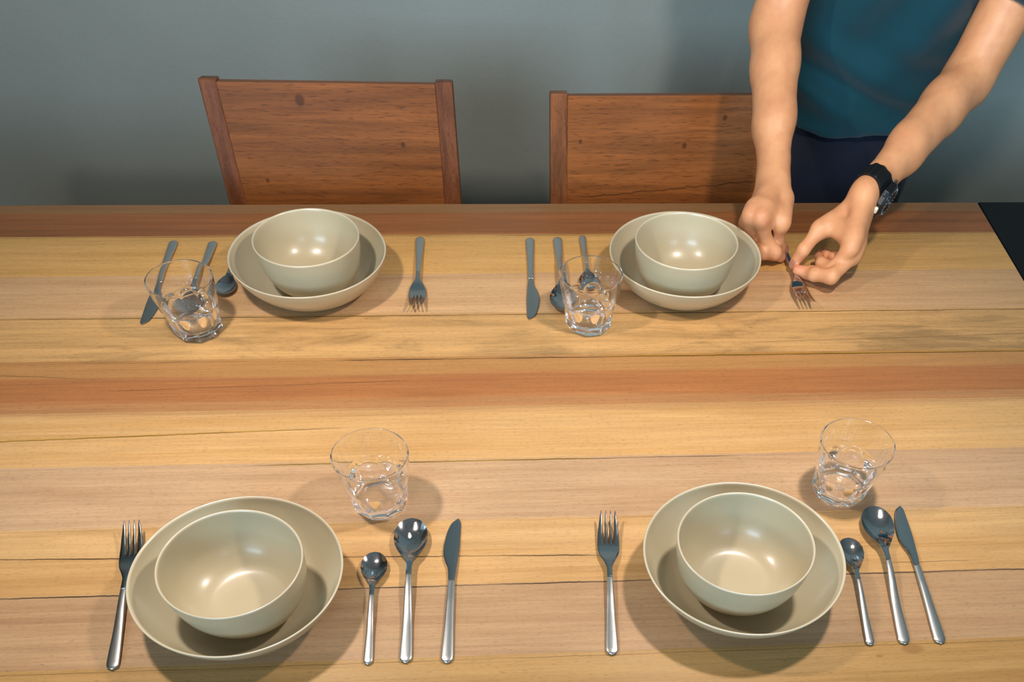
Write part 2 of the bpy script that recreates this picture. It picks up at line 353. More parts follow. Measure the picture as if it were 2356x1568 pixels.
for lx in (TX1+.06, 1.46):
    for ly in (TY0+.06, TY1-.06):
        bm = bmesh.new(); box(bm, lx-1.175, lx-1.125, ly-.736, ly-.686, 0, TZ-.0305, .002); link('leg', bm, M['black_board'], sb, smooth=False)

# ------------------------------------------------------------------ chairs
def make_chair(name, W=.412, top=.832, lean=.20, panel=None):
    """origin on the floor under the middle of the top edge of the back; the sitter faces -y"""
    r = empty(name)
    def yb(z): return -(top-z)*lean if z > .42 else -(top-.42)*lean + (.42-z)*.16
    for s in (-1, 1):
        bm = bmesh.new(); x0 = s*(W/2-.0145)
        bar(bm, (x0, yb(.42), .42), (x0, 0, top), .032, .034, .029, .024, bev=.002)
        bar(bm, (x0, yb(0), 0), (x0, yb(.42), .421), .030, .030, .032, .034, bev=.001)
        link('rear_leg', bm, M['chair_post'], r, smooth=False)
    bm = bmesh.new(); zs = [.50, .60, .715, top-.003]
    for a, b in zip(zs, zs[1:]): bar(bm, (0, yb(a)-.002, a), (0, yb(b)-.002, b), W-.058, .020, xdir=(1, 0, 0), bev=.0004)
    link('backrest', bm, M['chair_panel'], r, smooth=False)
    ys0 = yb(.44); bm = bmesh.new(); box(bm, -W/2, W/2, ys0-.40, ys0-.016, .425, .45, .004); link('seat', bm, M['chair_panel'], r, smooth=False)
    for s in (-1, 1):
        bm = bmesh.new(); x0 = s*(W/2-.03); bar(bm, (x0, ys0-.37, 0), (x0, ys0-.37, .4245), .026, .026, .034, .034, bev=.001); link('front_leg', bm, M['chair_post'], r, smooth=False)
    bm = bmesh.new()
    for s in (-1, 1): box(bm, s*(W/2-.03)-.010, s*(W/2-.03)+.010, ys0-.352, ys0-.022, .375, .4245)
    box(bm, -W/2+.048, W/2-.048, ys0-.38, ys0-.36, .375, .4245)
    link('seat_rail', bm, M['chair_post'], r, smooth=False)
    return r
c1 = make_chair('dining_chair'); c1.location = (-.281, 1.598, 0); c1.rotation_euler.z = math.radians(-1.2)
tag(c1, 'brown wooden chair behind the left place setting, standing clear of the person', 'chair', 'wooden chairs behind the table')
c2 = copy_tree(c1); c2.location = (.290, 1.560, 0); c2.rotation_euler.z = math.radians(1.2)
for o_ in c2.children:
    if o_.name.startswith('backrest') or (o_.name.startswith('rear_leg') and o_.data.vertices[0].co.x < 0):
        o_.material_slots[0].link = 'OBJECT'; o_.material_slots[0].material = M['chair_panel_split' if o_.name.startswith('backrest') else 'chair_post_split']
tag(c2, 'brown wooden chair with its right side covered by the person\'s arm', 'chair', 'wooden chairs behind the table')

# ------------------------------------------------------------------ stoneware
def arc_profile(pts, n=8):
    out = []
    for i in range(len(pts)-1):
        for k in range(n): out.append(None)
    xs = list(range(len(pts)))
    fr = [(i, p[0]) for i, p in enumerate(pts)]; fz = [(i, p[1]) for i, p in enumerate(pts)]
    return [(interp(fr, t), interp(fz, t)) for t in np.linspace(0, len(pts)-1, n*(len(pts)-1)+1)]
def make_plate(name):
    r = empty(name)
    outer = arc_profile([(.046, .0), (.058, .0008), (.068, .0040), (.084, .0135), (.098, .0270), (.1066, .0400), (.1092, .0462)], 6)
    rim = [(.1097, .0472), (.1094, .0480), (.1085, .0482), (.1075, .0477)]
    inner = arc_profile([(.1068, .0466), (.1042, .0406), (.0955, .0277), (.0815, .0153), (.0660, .0072), (.0500, .0046), (.0250, .0040), (0, .0040)], 6)
    bm = bmesh.new(); lathe(bm, [(0, .0014), (.042, .0014), (.0435, 0.0)]+outer+rim+inner, 128)
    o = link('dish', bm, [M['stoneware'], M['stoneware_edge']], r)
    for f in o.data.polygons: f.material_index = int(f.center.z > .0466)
    return r
def make_bowl(name):
    outer = arc_profile([(.034, .0), (.0385, .0010), (.0480, .0060), (.0585, .0165), (.0665, .0320), (.0700, .0480), (.0715, .0620)], 6)
    rim = [(.0718, .0640), (.0716, .0650), (.0708, .0655), (.0699, .0650), (.0694, .0640)]
    inner = arc_profile([(.0690, .0620), (.0672, .0480), (.0634, .0325), (.0552, .0180), (.0445, .0090), (.0360, .0062), (.0180, .0050), (0, .0050)], 6)
    bm = bmesh.new(); lathe(bm, [(0, .0012), (.031, .0012), (.0325, 0.0)]+outer+rim+inner, 128)
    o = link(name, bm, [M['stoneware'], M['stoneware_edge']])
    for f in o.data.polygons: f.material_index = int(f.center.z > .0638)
    return o
plates = {'FL': (-.2927, .5699), 'FR': (.2448, .5747), 'BL': (-.2779, 1.1583), 'BR': (.2593, 1.1511)}
bowls = {'FL': (-.2904, .5621), 'FR': (.2409, .5703), 'BL': (-.2736, 1.1527), 'BR': (.2561, 1.1391)}
spot = {'FL': 'nearest the camera, left of two spoons', 'FR': 'nearest the camera, right of a lone fork',
        'BL': 'before the unobstructed chair', 'BR': 'beside the person\'s hands'}
pl = bw = None
for k in ('FL', 'FR', 'BL', 'BR'):
    if pl is None: p, b = make_plate('deep_plate'), make_bowl('bowl')
    else: p, b = copy_tree(pl), copy_tree(bw)
    pl, bw = pl or p, bw or b
    p.location = (*plates[k], TZ); bx, by = bowls[k]; b.scale = (1.016,)*3; b.location = (bx, by, TZ+.0048)
    tag(p, 'wide beige plate under a bowl ' + spot[k], 'plate', 'deep plates at the four settings')
    tag(b, 'small beige bowl nested in a plate ' + spot[k], 'bowl', 'bowls in the deep plates')

# ------------------------------------------------------------------ cutlery: each lies along +x from the handle end at x = 0
def flat_ring(x, a, b, z, camber=0.0, n=20, dish=0.0):
    """closed cross section at x: half width a, half thickness b; camber raises the middle, dish sinks it"""
    out = []
    for k in range(n):
        t = 2*PI*k/n; c, s = math.cos(t), math.sin(t)
        yy = a*math.copysign(abs(c)**.85, c); zz = b*math.copysign(abs(s)**.55, s)
        q = 1-(yy/a)**2 if a > 1e-6 else 1
        out.append((x, yy, z+zz+camber*q*(1 if s > 0 else .15)-dish*q))
    return out
def handle(bm, L0, we, wn, zc, th=.0016):
    secs = []
    for i in range(41):
        x = L0*i/40; rr = we
        w = interp([(0, we), (L0*.06, we*1.0), (L0*.45, we*.80), (L0, wn)], x)
        if x < we: w *= math.sqrt(max(0, 1-((we-x)/we)**2))
        w = max(w, .0006); f = min(1, .35+.65*x/.004)
        f *= 1-.35*max(0, (x/L0-.75)/.25)
        secs.append(flat_ring(x, w, th*f*.75, zc(x), th*.30*f))
    loft(bm, secs)
def make_fork(name):
    L = .197; r = empty(name); zc = lambda x: interp([(0, .0026), (.05, .0040), (.105, .0078), (.128, .0070), (.147, .0042), (.160, .0050), (.178, .0092), (.197, .0155)], x)
    bm = bmesh.new(); handle(bm, .104, .0066, .0032, zc); link('handle', bm, M['steel_matt'], r)
    bm = bmesh.new(); secs = []
    for i in range(33):
        x = .1035+(.1555-.1035)*i/32; w = interp([(.1035, .0032), (.116, .0033), (.126, .0060), (.138, .0108), (.148, .0126), (.1555, .0128)], x)
        secs.append(flat_ring(x, w, .0011, zc(x), .0005, 20, .0010*min(1, max(0, (x-.12)/.02))))
    loft(bm, secs)
    for sd in (-1, 1):
        for (o0, i0, o1, i1, q) in ((.0130, .0056, .0088, .0073, 1.7), (.0047, .0006, .0035, .0020, 1.2)):
            secs = []
            for i in range(19):
                t = i/18; x = .1525+(.1970-.1525)*t; a = o0+(o1-o0)*t**q; b = i0+(i1-i0)*t
                w = (a-b)/2*(1 if i < 17 else .8 if i == 17 else .3)
                secs.append([(p[0], p[1]+sd*(a+b)/2, p[2]) for p in flat_ring(x, w, .00108*(1-.35*t), zc(x)-.0004*(1-t)**3, .0001, 12)])
            loft(bm, secs)
    link('fork_head', bm, M['steel'], r, angle=50); return r
def make_spoon(name, L, we, wn, bl, bw_, depth):
    r = empty(name); xb = L-bl; xn = xb-.020*L/.2
    zc = lambda x: interp([(0, .0024), (L*.25, .0040), (xn, .0115*L/.2), (xb, .0105*L/.2), (xb+bl*.5, .0085*L/.2), (L, .0095*L/.2)], x)
    bm = bmesh.new(); handle(bm, xn, we, wn, zc); link('handle', bm, M['steel_matt'], r)
    bm = bmesh.new(); secs = []
    for i in range(57):
        x = xn-.0005+(L-xn+.0005)*i/56
        if x < xb: w = interp([(xn-.001, wn), ((xn+xb)/2, wn*1.02), (xb, wn*1.45)], x); dp = 0.0; th = .0013
        else:
            u = (x-xb)/bl; w = bw_/2*interp([(0, wn*1.45/(bw_/2)), (.06, .30), (.14, .50), (.27, .75), (.42, .935), (.56, 1.0), (.70, .965), (.82, .83), (.91, .63), (.97, .38), (1.0, .05)], u)
            dp = depth*interp([(0, 0), (.15, .35), (.35, .85), (.55, 1.0), (.75, .85), (.92, .35), (1.0, 0)], u); th = .0009
        w = max(w, .0008)
        ring = []; n = 16
        for k in range(n+1):
            q = -1+2*k/n; ring.append((x, w*q, zc(x)+th*.5-dp*(1-abs(q)**2.2)+(.0004*(1-q*q) if x < xb else 0)))
        for k in range(n, -1, -1):
            q = -1+2*k/n; ring.append((x, w*q*.995, zc(x)-th*.5-dp*(1-abs(q)**2.2)))
        secs.append(ring)
    loft(bm, secs); link('spoon_bowl', bm, M['steel'], r, angle=60); return r
def make_knife(name):
    L = .207; r = empty(name); zc = lambda x: interp([(0, .0022), (.06, .0030), (.118, .0036), (.207, .0014)], x)
    bm = bmesh.new(); handle(bm, .112, .0066, .0039, zc, .0018); link('handle', bm, M['steel_matt'], r)
    bm = bmesh.new(); secs = []
    for i in range(41):
        x = .1115+(.2068-.1115)*i/40
        hi = interp([(.1115, .0040), (.120, .0042), (.130, .0054), (.140, .0088), (.150, .0109), (.160, .0114), (.175, .0101), (.188, .0078), (.200, .0040), (.207, -.0028)], x)   # cutting edge
        lo = interp([(.1115, -.0036), (.125, -.0048), (.145, -.0060), (.165, -.0069), (.198, -.0070), (.2045, -.0059), (.207, -.0040)], x)   # spine
        m, a = (lo+hi)/2, max((hi-lo)/2, .0003)
        secs.append([(p[0], p[1]+m, p[2]) for p in flat_ring(x, a, .0008, zc(x), .0003, 20)])
    loft(bm, secs); link('blade', bm, M['steel'], r, angle=50); return r
fork0 = make_fork('fork'); knife0 = make_knife('dinner_knife')
spoon0 = make_spoon('tablespoon', .1996, .0066, .0032, .066, .0385, .0070); tea0 = make_spoon('teaspoon', .1515, .0050, .0026, .048, .0295, .0055)
used = set()
def lay(proto, L, cx, cyy, deg, label, group, cat, z=0.0, tilt=0.0):
    o = proto if proto.name not in used else copy_tree(proto); used.add(o.name)
    a = math.radians(deg); o.location = (cx-math.cos(a)*L/2, cyy-math.sin(a)*L/2, TZ+z); o.rotation_euler = (0, tilt, a)
    return tag(o, label, cat, group)
NR, BK = 'near side of the table', 'far side of the table'
lay(fork0, .197, -.4282, .5816, 94.2, 'steel fork partly under the rim of the near left plate', 'forks', 'fork')
lay(fork0, .197, .1021, .5784, 86.5, 'shiny steel fork lying alone left of the near right plate', 'forks', 'fork')
lay(fork0, .197, -.1295, 1.1817, -89.7, 'dark reflecting fork lying alone on the far side, right of the far left plate', 'forks', 'fork')
lay(fork0, .197, .4335, 1.178, -88.6, 'steel fork pinched between the person\'s fingertips', 'forks', 'fork', .0015)
lay(knife0, .207, -.075, .5804, 88.0, 'steel knife beside the two spoons in front of the near left glass', 'knives', 'knife')
lay(knife0, .207, .4599, .5832, 87.8, 'slanting steel knife at the right of the near right plate\'s spoons', 'knives', 'knife')
lay(knife0, .207, -.502, 1.171, -91.2, 'dark knife slanting behind the far left glass', 'knives', 'knife')
lay(knife0, .207, .0369, 1.173, -91.4, 'dark knife lying upright in view left of the far right glass', 'knives', 'knife')
lay(spoon0, .1996, -.1213, .5788, 89.9, 'large steel spoon between teaspoon and knife in front of the near left glass', 'tablespoons', 'spoon')
lay(spoon0, .1996, .4229, .5802, 85.9, 'large steel spoon below the near right glass', 'tablespoons', 'spoon')
lay(spoon0, .1996, -.444, 1.172, -91.5, 'large spoon seen mostly through the far left glass, between knife and teaspoon', 'tablespoons', 'spoon')
lay(spoon0, .1996, .0815, 1.178, -90.5, 'large spoon left of and partly behind the far right glass', 'tablespoons', 'spoon')
lay(tea0, .1515, -.1608, .5543, 90.2, 'small steel teaspoon right beside the near left plate', 'teaspoons', 'spoon')
lay(tea0, .1515, .3828, .5565, 86.1, 'small steel teaspoon partly hidden by the rim of the near right plate', 'teaspoons', 'spoon')
lay(tea0, .1515, -.4015, 1.203, -92.5, 'small dark teaspoon between the far left glass and plate', 'teaspoons', 'spoon')
lay(tea0, .1515, .1215, 1.206, -90.0, 'small dark teaspoon seen through the far right glass', 'teaspoons', 'spoon')

# ------------------------------------------------------------------ tumblers
def make_glass(name):
    H, NF, SUB = .0722, 9, 16; n = NF*SUB
    Rz = lambda z: interp([(0, .0305), (.004, .0330), (.012, .0338), (.036, .0375), (.0385, .0384), (.040, .0386), (.056, .0412), (.0708, .0432)], z)
    bm = bmesh.new(); rings = []
    def ring(z, f, rr=None):
        out = []
        for k in range(n):
            th = 2*PI*k/n; u = ((k % SUB)/SUB-.5)*2                     # -1..1 across a facet
            R = rr if rr else Rz(z)
            flat = math.cos(PI/NF)/math.cos(u*PI/NF)                    # polygon inscribed
            top = .0365-.0105*(1-math.sqrt(max(0, 1-u*u*.98)))                            # arched top of the facet
            w = 1/(1+math.exp((z-top)/.0006)) if f else 0
            r = R*(1-w*(1-flat)*1.0) - w*.0006
            out.append(bm.verts.new((r*math.cos(th), r*math.sin(th), z)))
        rings.append(out)
    ring(0.0, 1, .0290); ring(.0010, 1, .0305)
    for z in list(np.linspace(.0035, .0225, 8))+list(np.linspace(.024, .0375, 22))+[.0385, .0395, .0405, .042, .048, .055, .062, .068, .0708]: ring(z, 1)
    [ring(.0709+.00105*math.sin(PI*q/10), 0, .04230+.00105*math.cos(PI*q/10)) for q in range(1, 10)]
    for z, r in [(.0705, .04122), (.064, .0401), (.056, .0390), (.048, .0376), (.040, .0360), (.032, .0345), (.024, .0329), (.018, .0316), (.0145, .0304), (.0122, .0282), (.0112, .0240), (.0106, .016), (.0104, .008)]: ring(z, 0, r)
    for A, B in zip(rings, rings[1:]):
        for k in range(n): bm.faces.new((A[k], A[(k+1) % n], B[(k+1) % n], B[k]))
    c = bm.verts.new((0, 0, .0104))
    for k in range(n): bm.faces.new((rings[-1][k], rings[-1][(k+1) % n], c))
    z0 = .0012; mid = [bm.verts.new((v.co.x*.8, v.co.y*.8, z0)) for v in rings[0]]; c = bm.verts.new((0, 0, z0))
    for k in range(n):
        bm.faces.new((rings[0][(k+1) % n], rings[0][k], mid[k], mid[(k+1) % n])); bm.faces.new((mid[(k+1) % n], mid[k], c))
    return link(name, bm, M['glass'], angle=28)
g0 = make_glass('drinking_glass')
for i, (x, y, rz, lab) in enumerate([(-.4272, 1.0548, .1, 'clear faceted tumbler standing over the far left knife and spoon'), (.1144, 1.058, .33, 'clear faceted tumbler in front of the far right plate, covering a spoon'),
                                 (-.1597, .7145, .2, 'clear faceted tumbler above the two spoons and knife of the near left setting'), (.3971, .7163, .05, 'clear faceted tumbler behind the near right plate and its spoons')]):
    g = g0 if i == 0 else copy_tree(g0); g.location = (x, y, TZ+.0002); g.rotation_euler.z = rz; tag(g, lab, 'glass', 'empty tumblers')

# ------------------------------------------------------------------ pendant lamps over the table (they light it from above the frame)
def make_lamp(name):
    r = empty(name)
    bm = bmesh.new(); lathe(bm, [(.016, .115), (.035, .105), (.070, .065), (.098, .004), (.100, .0035), (.0725, .0665), (.037, .1075), (.016, .118)], 48); link('lamp_shade', bm, M['shade'], r)
    l = bpy.data.lights.new('bulb', 'POINT'); l.shadow_soft_size = .032; l.color = BULBCOL; l.energy = BULB*4*PI*PI*.032**2
    o = bpy.data.objects.new('bulb', l); COL.objects.link(o); o.parent = r
    bm = bmesh.new(); lathe(bm, [(0, .0405), (.015, .0405), (.016, .125), (.010, .140), (0, .141)], 24); link('lamp_holder', bm, M['shade'], r)
    bm = bmesh.new(); lathe(bm, [(0, .1411), (.003, .1411), (.003, ROOM_Z-1.46-.021), (0, ROOM_Z-1.46-.021)], 12); link('cord', bm, M['shade'], r)
    bm = bmesh.new(); lathe(bm, [(0, ROOM_Z-1.46-.020), (.05, ROOM_Z-1.46-.020), (.05, ROOM_Z-1.46), (0, ROOM_Z-1.46)], 24); link('ceiling_rose', bm, M['shade'], r)
    return r
lp = make_lamp('pendant_lamp')
for i, (x, y) in enumerate([(-.387, .735), (.400, .730)]):
    l = lp if i == 0 else copy_tree(lp); l.location = (x, y, 1.46)
    tag(l, 'dark pendant lamp with round bulb hung over the %s place settings' % ('left' if i == 0 else 'right'), 'lamp', 'pendant lamps over the table')

# ------------------------------------------------------------------ the person: a distance field per region, meshed by surface nets
class Field:
    def __init__(s, lo, hi, h):
        s.h = h; s.lo = np.array(lo, np.float32); n = np.ceil((np.array(hi)-np.array(lo))/h).astype(int)+1
        s.ax = [s.lo[i]+h*np.arange(n[i], dtype=np.float32) for i in range(3)]
        s.d = np.full(n, .05, np.float32)
    def sub(s, lo, hi):
        sl = []
        for i in range(3):
            a = int(max(0, math.floor((lo[i]-s.lo[i])/s.h))); b = int(min(len(s.ax[i]), math.ceil((hi[i]-s.lo[i])/s.h)+1)); sl.append(slice(a, max(a, b)))
        return tuple(sl)
    def grid(s, sl): return np.meshgrid(s.ax[0][sl[0]], s.ax[1][sl[1]], s.ax[2][sl[2]], indexing='ij', sparse=True)
def cone_d(G, a, b, ra, rb, sq=None):
    """distance to a rounded cone from a to b; sq = (axis vector, factor) flattens it along that axis"""
    a = np.array(a, float); b = np.array(b, float); ab = b-a; L2 = max(float(ab@ab), 1e-12)
    px_, py_, pz_ = G[0]-a[0], G[1]-a[1], G[2]-a[2]
    t = np.clip((px_*ab[0]+py_*ab[1]+pz_*ab[2])/L2, 0, 1)
    qx, qy, qz = px_-t*ab[0], py_-t*ab[1], pz_-t*ab[2]
    r = ra+(rb-ra)*t
    if sq is None: return np.sqrt(qx*qx+qy*qy+qz*qz)-r
    v, f = np.array(sq[0], float), sq[1]; v = v/np.linalg.norm(v); k = qx*v[0]+qy*v[1]+qz*v[2]
    d2 = qx*qx+qy*qy+qz*qz-k*k+(k/f)**2
    return (np.sqrt(np.maximum(d2, 0))-r)*min(1.0, (1+f)/2)
def smin(a, b, k):
    h = np.maximum(k-np.abs(a-b), 0)/k
    return np.minimum(a, b)-h*h*k*.25
def chain(F, items, k, base=None, pad=.03):
    """smooth union of cones into a new field on the grid of F"""
    d = np.full(F.d.shape, .05, np.float32)
    for it in items:
        a, b, ra, rb = it[:4]; sq = it[4] if len(it) > 4 else None
        R = max(ra, rb)+pad; lo = np.minimum(a, b)-R; hi = np.maximum(a, b)+R; sl = F.sub(lo, hi)
        if any(q.stop <= q.start for q in sl): continue
        d[sl] = smin(d[sl], cone_d(F.grid(sl), a, b, ra, rb, sq).astype(np.float32), k)
    return d
def nets(F, d):
    """surface nets: vertices and quads of the zero level"""
    n = d.shape; inside = d < 0
    c = np.zeros((n[0]-1, n[1]-1, n[2]-1), np.int8)
    for i in (0, 1):
        for j in (0, 1):
            for k in (0, 1): c += inside[i:n[0]-1+i, j:n[1]-1+j, k:n[2]-1+k]
    act = (c > 0) & (c < 8); idx = np.full(act.shape, -1, np.int64); I = np.argwhere(act); idx[act] = np.arange(len(I))
    acc = np.zeros((len(I), 3)); cnt = np.zeros(len(I))
    corners = [(i, j, k) for i in (0, 1) for j in (0, 1) for k in (0, 1)]
    for a in corners:
        for ax in range(3):
            if a[ax]: continue
            b = list(a); b[ax] = 1
            da = d[I[:, 0]+a[0], I[:, 1]+a[1], I[:, 2]+a[2]]; db = d[I[:, 0]+b[0], I[:, 1]+b[1], I[:, 2]+b[2]]
            cr_ = (da < 0) != (db < 0); t = np.where(cr_, da/np.where(cr_, da-db, 1), 0)
            p = np.tile(np.array(a, float), (len(I), 1)); p[:, ax] += t
            acc[cr_] += p[cr_]; cnt[cr_] += 1
    V = (I+acc/cnt[:, None])*F.h+F.lo
    Q = []
    for ax in range(3):
        u, w = [(1, 2), (2, 0), (0, 1)][ax]
        sl0 = [slice(1, n[i]-1) for i in range(3)]; sl0[ax] = slice(0, n[ax]-1); sl1 = list(sl0); sl1[ax] = slice(1, n[ax])
        a, b = inside[tuple(sl0)], inside[tuple(sl1)]; E = np.argwhere(a != b)
        flip = a[E[:, 0], E[:, 1], E[:, 2]]
        E = E+[0 if i == ax else 1 for i in range(3)]
        q = []
        for du, dw in ((-1, -1), (0, -1), (0, 0), (-1, 0)):
            P = E.copy(); P[:, u] += du; P[:, w] += dw; q.append(idx[P[:, 0], P[:, 1], P[:, 2]])
        q = np.stack(q, 1); q[~flip] = q[~flip][:, ::-1]; Q.append(q)
    return V, np.concatenate(Q)
def mesh_of(name, parts, mat, parent, flush=None, smooth_iter=2):
    Vs, Qs, o = [], [], 0
    for V, Q in parts:
        # a little Laplacian smoothing
        e = np.concatenate([Q[:, [0, 1]], Q[:, [1, 2]], Q[:, [2, 3]], Q[:, [3, 0]]]); e = np.concatenate([e, e[:, ::-1]])
        deg = np.bincount(e[:, 0], minlength=len(V))[:, None]
        for _ in range(smooth_iter):
            s = np.stack([np.bincount(e[:, 0], weights=V[e[:, 1], i], minlength=len(V)) for i in range(3)], 1)
            V = V*.5+.5*s/np.maximum(deg, 1)
        Vs.append(V); Qs.append(Q+o); o += len(V)
    V = np.concatenate(Vs); Q = np.concatenate(Qs)
    me = bpy.data.meshes.new(name); me.vertices.add(len(V)); me.vertices.foreach_set('co', V.astype(np.float32).ravel())
    me.loops.add(Q.size); me.loops.foreach_set('vertex_index', Q.astype(np.int32).ravel())
    me.polygons.add(len(Q)); me.polygons.foreach_set('loop_start', np.arange(0, Q.size, 4, dtype=np.int32))
    me.update(calc_edges=True); me.validate(); me.polygons.foreach_set('use_smooth', np.ones(len(Q), bool)); me.materials.append(mat)
    if flush:
        f = np.zeros(len(V), np.float32)
        for p, r, w in flush: f = np.maximum(f, w*np.clip(1-np.linalg.norm(V-np.array(p), axis=1)/r, 0, 1))
        at = me.attributes.new('flush', 'FLOAT', 'POINT'); at.data.foreach_set('value', f)
    ob = bpy.data.objects.new(name, me); COL.objects.link(ob); ob.parent = parent
    return ob
PO = np.array((.62, 1.60, 0.0))                                         # where the person stands
A3 = lambda *p: np.array(p, float)
up = lambda t: A3(*t)+A3(0, 0, TZ)
HR = {'w': (.4032, 1.2703, .0771),
      't': [(.4142, 1.2436, .0697), (.4081, 1.2033, .0600), (.4130, 1.2154, .0295), (.4270, 1.2212, .0112)],
      'i': [(.3728, 1.1929, .0719), (.3897, 1.2042, .0355), (.4078, 1.1976, .0208), (.4221, 1.2080, .0085)],
      'm': [(.3590, 1.2045, .0690), (.3753, 1.2193, .0292), (.3894, 1.1964, .0219), (.4086, 1.2049, .0123)],
      'r': [(.3625, 1.2185, .0545), (.3721, 1.2346, .0207), (.3863, 1.2145, .0124), (.4054, 1.2244, .0085)],
      'l': [(.3640, 1.2345, .0430), (.3738, 1.2206, .0240), (.3832, 1.2133, .0160), (.3937, 1.2251, .0108)]}
HL = {'w': (.5246, 1.2162, .0887),
      't': [(.5030, 1.2100, .0660), (.4642, 1.1950, .0545), (.4425, 1.1776, .0360), (.4352, 1.1818, .0131)],
      'i': [(.4985, 1.1445, .0559), (.4786, 1.1451, .0189), (.4568, 1.1571, .0135), (.4370, 1.1665, .0125)],
      'm': [(.5101, 1.1531, .0407), (.4764, 1.1253, .0263), (.4566, 1.1438, .0191), (.4489, 1.1628, .0095)],
      'r': [(.5176, 1.1680, .0310), (.4824, 1.1459, .0266), (.4727, 1.1698, .0200), (.4742, 1.1917, .0180)],
      'l': [(.5255, 1.1838, .0259), (.4936, 1.1768, .0240), (.4861, 1.1941, .0180), (.4841, 1.2100, .0130)]}
ELB = {'R': A3(.410, 1.455, .953), 'L': A3(.704, 1.400, .910)}
SHO = {'R': A3(.462, 1.535, 1.215), 'L': A3(.800, 1.475, 1.170)}
FR_ = {'i': (.0098, .0093, .0086, .0070), 'm': (.0100, .0094, .0086, .0071), 'r': (.0094, .0086, .0079, .0067), 'l': (.0084, .0074, .0068, .0060)}
def arm(H, side, h=.0016):
    w = up(H['w']); el, sh = ELB[side], SHO[side]
    J = {k: [up(q) for q in H[k]] for k in 'timrl'}
    pts = [w, el, sh]+[q for k in J for q in J[k]]
    F = Field(np.min(pts, 0)-.065, np.max(pts, 0)+.065, h)
    pn = np.cross(J['i'][0]-w, J['l'][0]-w); pn /= np.linalg.norm(pn)     # across the palm
    fa = el-w; side_v = J['i'][0]-J['l'][0]
    mid = w+fa*.40
    d = chain(F, [(w, w+fa*.10, .0225, .0235, (pn, .78)), (w+fa*.10, mid, .0235, .0315, (pn, .86)), (mid, w+fa*.75, .0315, .0350, (pn, .93)), (w+fa*.75, el, .0350, .0365, (pn, .97)), (el, sh, .0370, .046)], .012)
    # palm: metacarpals and the ball of the thumb
    sv = side_v/np.linalg.norm(side_v)
    root = {'i': w+sv*.011, 'm': w+sv*.004, 'r': w-sv*.004, 'l': w-sv*.011}
    palm = chain(F, [(root[k], J[k][0], .0155, .0108 if k != 'l' else .0098) for k in 'imrl']+[(J[a][0]*.82+w*.18, J[b][0]*.82+w*.18, .0112, .0108) for a, b in ('im', 'mr', 'rl')]+[(w+sv*.008, J['t'][0], .0150, .0140), (J['t'][0], J['t'][1], .0140, .0118),
                     (J['t'][0]*.5+J['t'][1]*.5, J['i'][0]*.75+root['i']*.25, .0085, .0090), (J['t'][0]*.28+J['t'][1]*.72, J['i'][0]*.88+w*.12, .0070, .0085)], .012)
    hand = smin(d, palm, .014)
    out = None
    for k in 'imrl':
        r = FR_[k]; f = chain(F, [(J[k][0], J[k][1], r[0]*1.04, r[1]), (J[k][1], J[k][2], r[1]*1.04, r[2]), (J[k][2], J[k][3], r[2], r[3])], .006)
        out = f if out is None else smin(out, f, .0032)
    f = chain(F, [(J['t'][0], J['t'][1], .0120, .0104), (J['t'][1], J['t'][2], .0102, .0093), (J['t'][2], J['t'][3], .0096, .0076)], .004)
    out = smin(hand, smin(out, f, .0032), .009)
    fl = [(J[k][3], .020, .9) for k in 'timrl']+[(J[k][0], .016, .45) for k in 'imrl']+[(J[k][1], .012, .5) for k in 'imrl']
    return nets(F, out), fl, J, w
partR, flR, JR, wR = arm(HR, 'R'); partL, flL, JL, wL = arm(HL, 'L')
person = empty('person', PO)
tag(person, 'person in a teal t-shirt leaning over the table to straighten a fork with both hands', 'person')
# torso, neck, head and legs
NECK, HEAD = A3(.632, 1.475, 1.265), A3(.640, 1.405, 1.395)
def trunk(extra=0.0, h=.008, arms=True, legs=True):
    F = Field((.30, 1.22, -.01), (.98, 1.86, 1.56), h); e = extra; ydir = (0, 1, 0)
    it = [(A3(.575, 1.60, .82), A3(.655, 1.60, .82), .092+e, .092+e), (A3(.61, 1.59, .84), A3(.615, 1.57, .96), .118+e, .112+e, (ydir, .76)),
          (A3(.615, 1.57, .96), A3(.63, 1.525, 1.12), .118+e, .142+e, (ydir, .74)), (A3(.53, 1.52, 1.17), A3(.725, 1.50, 1.16), .075+e, .075+e),
          (SHO['R'], A3(.55, 1.51, 1.20), .050+e, .070+e), (SHO['L'], A3(.72, 1.49, 1.18), .050+e, .070+e), (A3(.63, 1.51, 1.17), NECK, .085+e, .055+e)]
    return F, it
F, it = trunk()
legs = []
for s, hx in ((-1, .590), (1, .668)):
    hip, kn, an = A3(hx, 1.605, .80), A3(hx-.004, 1.585, .43), A3(hx, 1.66, .075)
    legs += [(hip, kn, .078, .052), (kn, an, .052, .034), (an, an+A3(0, -.02, -.04), .034, .032), (an+A3(0, -.01, -.042), an+A3(s*.012, -.15, -.048), .030, .024)]
body = chain(F, it+legs, .05)
head = chain(F, [(NECK-A3(0, -.01, .05), HEAD-A3(0, 0, .05), .052, .050), (HEAD+A3(0, .02, .02), HEAD+A3(0, .0, .025), .078, .078, ((1, 0, 0), .88)), (HEAD+A3(0, -.03, -.05), HEAD+A3(0, -.055, -.085), .052, .030),
                 (HEAD+A3(0, -.075, -.012), HEAD+A3(0, -.100, -.045), .010, .014), (HEAD+A3(-.078, .01, -.02), HEAD+A3(-.080, .02, .01), .010, .014), (HEAD+A3(.078, .01, -.02), HEAD+A3(.080, .02, .01), .010, .014),
                 (HEAD+A3(-.02, -.080, -.072), HEAD+A3(.02, -.080, -.072), .010, .010)], .012)
body = smin(body, head, .02)
bodyp = nets(F, body)
mesh_of('body', [(V-PO, Q) for V, Q in (partR, partL, bodyp)], M['skin'], person, [(A3(*p)-PO, r, w) for p, r, w in flR+flL], 3)
